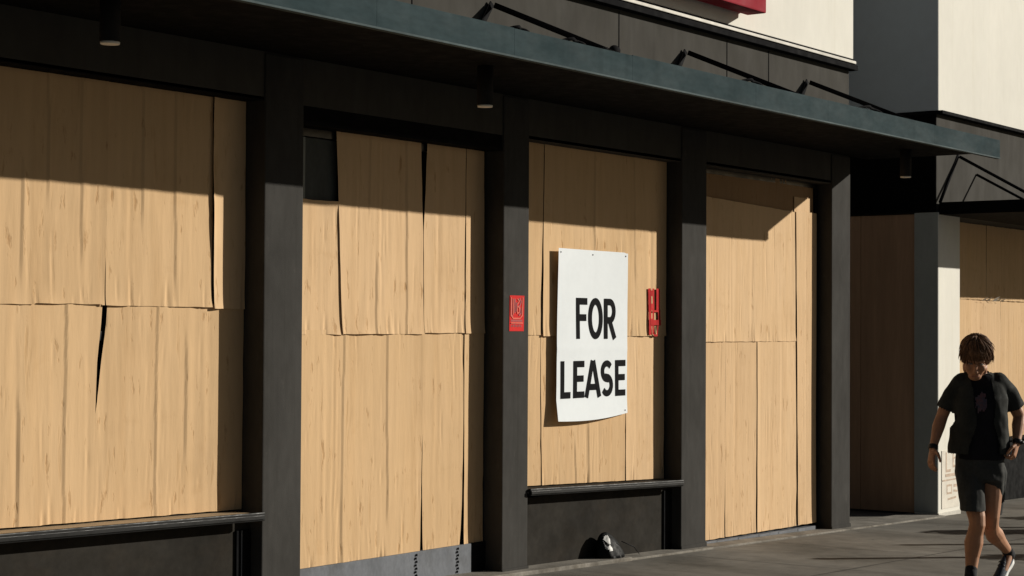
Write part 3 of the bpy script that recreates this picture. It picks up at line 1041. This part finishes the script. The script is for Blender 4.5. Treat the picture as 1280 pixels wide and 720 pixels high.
# arms
arms = {
    'far': ([(V((-.100, .010, 1.360)), .046), (V((-.155, .035, 1.28)), .046), (V((-.195, .06, 1.16)), .040), (V((-.225, .035, 1.09)), .042), (V((-.262, -.01, .99)), .029), (V((-.278, -.03, .945)), .025)],
            V((-.05, -.09, -.2)).normalized(), V((.35, -1, .0)), V((.9, .3, -.1)), 18),
    'near': ([(V((.172, .010, 1.365)), .048), (V((.250, .038, 1.29)), .047), (V((.318, .065, 1.165)), .041), (V((.305, .035, 1.10)), .043), (V((.283, -.015, 1.02)), .030), (V((.275, -.04, .985)), .026)],
             V((-.16, -.13, -.5)).normalized(), V((-.5, -1, .0)), V((-.75, .3, -.1)), 42)}
wr = {}
for nm, (pts, d, fw, n, curl) in arms.items():
    limb(bm, pts)
    w_ = pts[-1][0]
    n = (n - d * n.dot(d)).normalized()
    fw = d.cross(n).normalized()
    if fw.y > 0:
        fw = -fw
    wr[nm] = (w_, d, fw, n)
    # palm
    rings = []
    for t_, wd, th in ((-.015, .024, .020), (.015, .030, .018), (.05, .040, .016), (.088, .041, .013), (.096, .036, .010)):
        c = w_ + d * t_ + n * .0
        rings.append([c + fw * wd * math.cos(a) + n * th * math.sin(a) for a in [2 * math.pi * i / 14 for i in range(14)]])
    ring_loft(bm, rings)
    for i, (off, ln) in enumerate(((.030, .072), (.011, .080), (-.009, .075), (-.029, .060))):
        p = w_ + d * .085 + fw * off
        ch = [(p, .0095)]
        ang = 0.
        for k, fr in enumerate((.42, .32, .26)):
            ang += R(curl * (.7, 1.2, 1.)[k] * (1 + .12 * i))
            dd = (d * math.cos(ang) + n * math.sin(ang) + fw * (off * 1.2)).normalized()
            p = p + dd * ln * fr
            ch.append((p, (.0092, .0082, .0068)[k]))
        limb(bm, ch, 8)
    p = w_ + d * .02 + fw * .026
    p2 = p + (d * .6 + fw * .7 + n * .25).normalized() * .042
    p3 = p2 + (d * .9 + fw * .25 + n * .35).normalized() * .034
    p4 = p3 + (d * .95 + n * .35).normalized() * .024
    limb(bm, [(p, .014), (p2, .0115), (p3, .0098), (p4, .0075)], 8)
# legs
limb(bm, [(V((-.035, .0, .80)), .085), (V((-.025, -.055, .64)), .074), (V((-.008, -.112, .50)), .056), (V((-.006, -.118, .455)), .053), (V((-.014, -.100, .40)), .052),
          (V((-.022, -.088, .335)), .062), (V((-.035, -.100, .24)), .046), (V((-.050, -.125, .14)), .035), (V((-.055, -.130, .08)), .036)])
limb(bm, [(V((.115, .0, .80)), .085), (V((.112, -.015, .64)), .073), (V((.106, -.030, .49)), .055), (V((.106, -.025, .445)), .052), (V((.128, .035, .405)), .052),
          (V((.166, .105, .365)), .061), (V((.232, .205, .305)), .044), (V((.298, .300, .245)), .034), (V((.318, .328, .225)), .035)])
# feet inside the shoes
limb(bm, [(V((-.055, -.12, .07)), .034), (V((-.075, -.25, .045)), .030), (V((-.085, -.30, .04)), .024)])
limb(bm, [(V((.322, .335, .215)), .034), (V((.265, .265, .105)), .030), (V((.235, .235, .055)), .024)])
obj('body', remesh(bm, .0045, 2), M['skin'], PP, local=True)
# eyes and mouth line
for s in (-1, 1):
    bm = bmesh.new()
    hell(bm, (s * .030, -.079, .004), (.012, .008, .006), seg=12, rg=8)
    obj('eye', bm, M['eye'], PP, local=True)
bm = bmesh.new()
hell(bm, (0, -.0905, -.0725), (.022, .006, .0022), seg=12, rg=8)
obj('mouth', bm, M['lips'], PP, local=True)
# ---- hair: cap with many overlapping locks
random.seed(11)
cap = bmesh.new()
hell(cap, (0, .018, .044), (.077, .096, .084))
hell(cap, (0, .055, -.005), (.070, .058, .075))
hell(cap, (0, -.056, .064), (.060, .038, .038))
for s in (-1, 1):
    hell(cap, (s * .064, .008, .012), (.016, .05, .05))
cap = remesh(cap, .006, 2, .006, (40, 40, 20))
HC, HR = V((0, .018, .044)), V((.078, .097, .085))
for i in range(620):
    th = random.uniform(-math.pi, math.pi)              # 0 = forehead
    p0 = random.uniform(.05, 1.25)
    side = abs(th)
    zend = (.006 if side < .75 else (-.048 if side < 2.2 else -.075)) + random.uniform(-.014, .022)
    pts, ph = [], p0
    tw = random.uniform(-.2, .2) + (.35 if side < 1.2 else 0)
    off = random.uniform(.001, .014)
    fly = random.choice((0, 0, 0, .004, .008, -.003))
    for k in range(9):
        a = th + tw * k / 8
        q = min(ph, math.pi / 2)
        p = HC + V((HR.x * math.sin(q) * math.sin(a), -HR.y * math.sin(q) * math.cos(a), HR.z * math.cos(q)))
        if ph > math.pi / 2:
            p.z = HC.z - (ph - math.pi / 2) * .085
        n_ = V((p.x - HC.x, p.y - HC.y, max(0, p.z - HC.z))).normalized()
        p = p + n_ * (off + .0015 * math.sin(k * .9 + i) + fly * (k / 8) ** 2 * 2)
        if p.z < zend and len(pts) > 2:
            break
        pts.append(p)
        ph += .155
    if len(pts) < 3:
        continue
    m_ = len(pts)
    r0 = random.uniform(.0026, .0055)
    tube(cap, [HM @ q for q in pts], [r0 * (.5 + .5 * min(1, k / 2)) * (1 - .85 * (k / (m_ - 1)) ** 2.5) for k in range(m_)], 5)
obj('hair', cap, M['hair'], PP, local=True)
# ---- tee shirt
bm = bmesh.new()
ring_loft(bm, [oring((.045, 0, .875), .158, .122), oring((.045, 0, .95), .156, .122), oring((.042, 0, 1.1), .160, .122), oring((.04, 0, 1.25), .172, .122),
               oring((.04, .01, 1.35), .172, .110), oring((.036, .01, 1.415), .125, .085), oring((.03, .006, 1.447), .072, .066)])
obj('tee_shirt', remesh(bm, .008, 2, .004, (9, 9, 5)), M['tee'], PP, local=True)
bm = bmesh.new()
nn = 14
gg = []
for j in range(nn + 1):
    row = []
    for i in range(nn + 1):
        x = -.035 + .105 * i / nn
        z = 1.175 + .165 * j / nn
        ff = math.sqrt(max(0, 1 - ((x - .04) / .172) ** 2))
        row.append(bm.verts.new((x, -.128 * ff - .003 * math.sin(x * 60), z)))
    gg.append(row)
for j in range(nn):
    for i in range(nn):
        cx_, cz_ = (i - nn / 2 + .5) / (nn / 2), (j - nn / 2 + .5) / (nn / 2)
        if cx_ * cx_ + cz_ * cz_ < .55 + .5 * noise.noise(V((i * .5, j * .5, 3))):
            bm.faces.new((gg[j][i], gg[j][i + 1], gg[j + 1][i + 1], gg[j + 1][i]))
bmesh.ops.delete(bm, geom=[v for v in bm.verts if not v.link_faces], context='VERTS')
obj('shirt_print', bm, M['tee_print'], PP, local=True)
# ---- open overshirt with short sleeves
bm = bmesh.new()
ring_loft(bm, [oring((.034, .01, .905), .205, .145), oring((.040, .01, 1.0), .196, .142), oring((.040, .005, 1.15), .186, .138), oring((.04, .008, 1.28), .190, .134),
               oring((.04, .012, 1.365), .165, .112), oring((.036, .014, 1.425), .112, .086), oring((.03, .012, 1.462), .078, .074)])
limb(bm, [(V((-.085, .005, 1.378)), .066), (V((-.140, .025, 1.30)), .066), (V((-.178, .045, 1.205)), .067)])
limb(bm, [(V((.155, .005, 1.382)), .068), (V((.232, .030, 1.31)), .068), (V((.285, .050, 1.215)), .069)])


def opening(c, n):
    if c.z < .916 and n.z < -.2:
        return True
    if c.y < -.02 and c.z < 1.50:
        hw = .064 + .045 * max(0, (1.12 - c.z) / .25) + .02 * max(0, (c.z - 1.33) / .1) + .008 * math.sin(c.z * 21)
        if abs(c.x - .035 - .012 * math.sin(c.z * 7)) < hw and c.y < -.05:
            return True
    if c.z > 1.452 and n.z > .3:
        return True
    # open sleeve ends
    for e, d in ((V((-.178, .045, 1.205)), V((-.36, .2, -.95))), (V((.285, .050, 1.215)), V((.45, .2, -.95)))):
        if (c - e).dot(d.normalized()) > -.004 and (c - e).length < .13 and c.z < 1.26:
            return True
    return False


ov = remesh(bm, .008, 3, .011, (8, 8, 4), 3., opening)
obj('overshirt', ov, M['shirt'], PP, local=True)
bm = bmesh.new()                                        # collar
for s in (-1, 1):
    rr_ = []
    for i in range(9):
        a = i / 8
        ang = R(90 - s * 145 * a)
        top = V((.028 + .078 * math.cos(ang), .014 + .076 * math.sin(ang), 1.470 - .055 * a ** 3))
        rr_.append((top, top + V((.022 * math.cos(ang), .022 * math.sin(ang), -.04 - .02 * a))))
    va = [(bm.verts.new(p), bm.verts.new(q)) for p, q in rr_]
    for (a, b), (c, d) in zip(va, va[1:]):
        f = bm.faces.new((a, b, d, c))
        f.smooth = True
obj('collar', bm, M['shirt'], PP, local=True)
# ---- shorts
bm = bmesh.new()
ring_loft(bm, [oring((.045, 0, .74), .150, .115), oring((.045, .005, .82), .160, .128), oring((.045, 0, .925), .150, .115)])
limb(bm, [(V((-.030, -.005, .79)), .096), (V((-.034, -.055, .67)), .088), (V((-.034, -.115, .535)), .080)])
limb(bm, [(V((.118, .0, .79)), .102), (V((.122, .018, .67)), .090), (V((.122, .045, .508)), .078)])


def hems(c, n):
    a, b = V((-.022, -.082, .545)), V((.103, .005, .530))
    if (c.z < .546 and c.x < .045) or c.z < .512:
        return True
    return False


sh = remesh(bm, .008, 2, .010, (9, 9, 5), 8., hems)
SHO = obj('shorts', sh, M['shorts'], PP, local=True)
bm = bmesh.new()                                        # cargo pocket on the sunlit side
t = bmesh.new()
bmesh.ops.create_cube(t, size=2)
bmesh.ops.transform(t, matrix=Matrix.Translation(V((.186, .012, .66))) @ Matrix.Rotation(R(4), 4, 'Y') @ Matrix.Diagonal((.012, .055, .07, 1)), verts=t.verts)
bmesh.ops.bevel(t, geom=list(t.edges), offset=.008, segments=2, affect='EDGES')
add(bm, t)
obj('pocket', bm, M['shorts'], SHO, local=True)


# ---- shoes and socks
def shoe(ank, toe, up, lift):
    """ank: ankle centre, toe: toe tip at sole level, up: sole normal"""
    up = up.normalized()
    fwd = (toe - ank)
    fwd = (fwd - up * fwd.dot(up)).normalized()
    sd = fwd.cross(up)
    base = toe - fwd * .285

    def P(t, s, h):
        return base + fwd * t + sd * s + up * h
    out = []
    so = bmesh.new()
    prof = [(-.0, .022), (.02, .032), (.06, .036), (.12, .034), (.18, .044), (.23, .045), (.265, .034), (.285, .014)]
    ringsb = []
    for t_, w_ in prof:
        toe_up = .018 * max(0, (t_ - .2) / .085) ** 2
        ringsb.append([P(t_, s * w_, h + toe_up) for s, h in ((-1, 0), (1, 0), (1.06, .014), (1.0, .028), (-1.0, .028), (-1.06, .014))])
    ring_loft(so, ringsb)
    u = bmesh.new()
    rings = []
    for t_, w_, h in ((.004, .024, .075), (.02, .032, .092), (.055, .035, .098), (.10, .035, .090), (.14, .037, .078), (.18, .040, .066), (.22, .040, .055), (.255, .031, .045), (.276, .014, .034)):
        tu = .018 * max(0, (t_ - .2) / .085) ** 2
        rings.append([P(t_, w_ * math.cos(a) * (1 if math.sin(a) < .2 else .86), .022 + tu + (h - .022) * max(0, .18 + .82 * math.sin(a)) * (1 if math.sin(a) > 0 else .3)) for a in
                      [2 * math.pi * i / 16 for i in range(16)]])
    ring_loft(u, rings)
    la = bmesh.new()
    for i in range(4):
        t_ = .115 + .022 * i
        h = .088 - .011 * i
        tube(la, [P(t_, -.026, h - .012), P(t_, -.010, h + .002), P(t_, .010, h + .002), P(t_, .026, h - .012)], .0032, 6)
    return u, so, la


for ank, toe, up in ((V((-.055, -.13, .10)), V((-.098, -.345, .0)), V((0, 0, 1))),
                     (V((.318, .335, .215)), V((.192, .195, .004)), V((-.30, -.38, .75)))):
    u, so, la = shoe(ank, toe, up, 0)
    s_ = obj('shoe', u, M['shoe'], PP, local=True)
    obj('sole', so, M['sole'], s_, local=True)
    obj('laces', la, M['sole'] if False else M['strap'], s_, local=True)
for pts in ([(V((-.048, -.124, .165)), .0395), (V((-.053, -.130, .12)), .040), (V((-.056, -.135, .07)), .043)],
            [(V((.300, .304, .242)), .037), (V((.314, .324, .226)), .038), (V((.325, .338, .205)), .042)]):
    bm = bmesh.new()
    limb(bm, pts)
    obj('sock', bm, M['sock'], PP, local=True)
# wristband and watch
for nm, name in (('far', 'wristband'), ('near', 'watch')):
    w_, d, fw, n = wr[nm]
    bm = bmesh.new()
    tube(bm, [w_ - d * .028, w_ - d * .022, w_ - d * .002, w_ + d * .004], [.029, .0325, .0315, .028], 16)
    if name == 'watch':
        ell(bm, w_ - d * .012 - n * .028, (.018, .018, .014))
    obj(name, bm, M['strap'], PP, local=True)

# ------------------------------------------------------------------ unseen low street furniture, added for the shadow streaks it casts on the pavement
def bollard(x, y, h):
    Bo = thing('bollard', (x, y, gz(x)), 'short grey steel bollard, added unseen beyond the right edge to cast a shadow', 'bollard', 'unseen bollards added for their shadows')
    bm = bmesh.new()
    lathe(bm, (x, y, gz(x)), [(.055, -.02), (.055, h - .05), (.05, h - .03), (.05, h - .02)], 20)
    obj('post', bm, M['bollard'], Bo)
    bm = bmesh.new()
    lathe(bm, (x, y, gz(x)), [(.06, h - .02), (.062, h), (.045, h + .025), (.0, h + .03)], 20)
    obj('cap', bm, M['bollard'], Bo)


for x, y, h in ((4.4, -2.6, .9), (6.0, -2.6, .9), (8.5, -2.6, .95), (10.6, -2.6, .95)):
    bollard(x, y, h)



def planter(x, y, h, label):
    Pt = thing('planter', (x, y, gz(x)), label, 'planter', 'unseen planters added for their shadows')
    z = gz(x)
    bm = bmesh.new()
    lathe(bm, (x, y, z), [(.17, -.02), (.25, h - .06), (.265, h - .05), (.265, h), (.235, h), (.23, h - .05)], 28)
    obj('tub', bm, M['kerb'], Pt)
    bm = bmesh.new()
    lathe(bm, (x, y, z), [(.228, h - .1), (.228, h - .052)], 20)
    obj('soil', bm, M['soil'], Pt)
    rnd = random.Random(int(x * 100))
    bm = bmesh.new()
    for k in range(420):
        d = Vector((rnd.gauss(0, 1), rnd.gauss(0, 1), rnd.gauss(0, 1))).normalized() * rnd.uniform(.5, 1)
        c = Vector((x + d.x * .27, y + d.y * .27, z + h + .16 + d.z * .2))
        a = Vector((rnd.gauss(0, 1), rnd.gauss(0, 1), rnd.gauss(0, 1))).normalized()
        b = a.orthogonal().normalized()
        l_ = rnd.uniform(.035, .06)
        bm.faces.new([bm.verts.new(c + q) for q in (a * l_, b * l_ * .4, -a * l_, -b * l_ * .4)])
    obj('foliage', bm, M['leaf'], Pt)


planter(7.4, -2.35, .62, 'round concrete planter with a shrub, added unseen beyond the right edge for its shadow')
planter(9.6, -2.25, .62, 'round concrete planter with a shrub, added unseen, farthest beyond the right edge, for shadow')
planter(5.3, -3.35, .50, 'low round concrete planter by the bollards, added unseen beyond the right edge for its shadow')

bpy.context.view_layer.update()
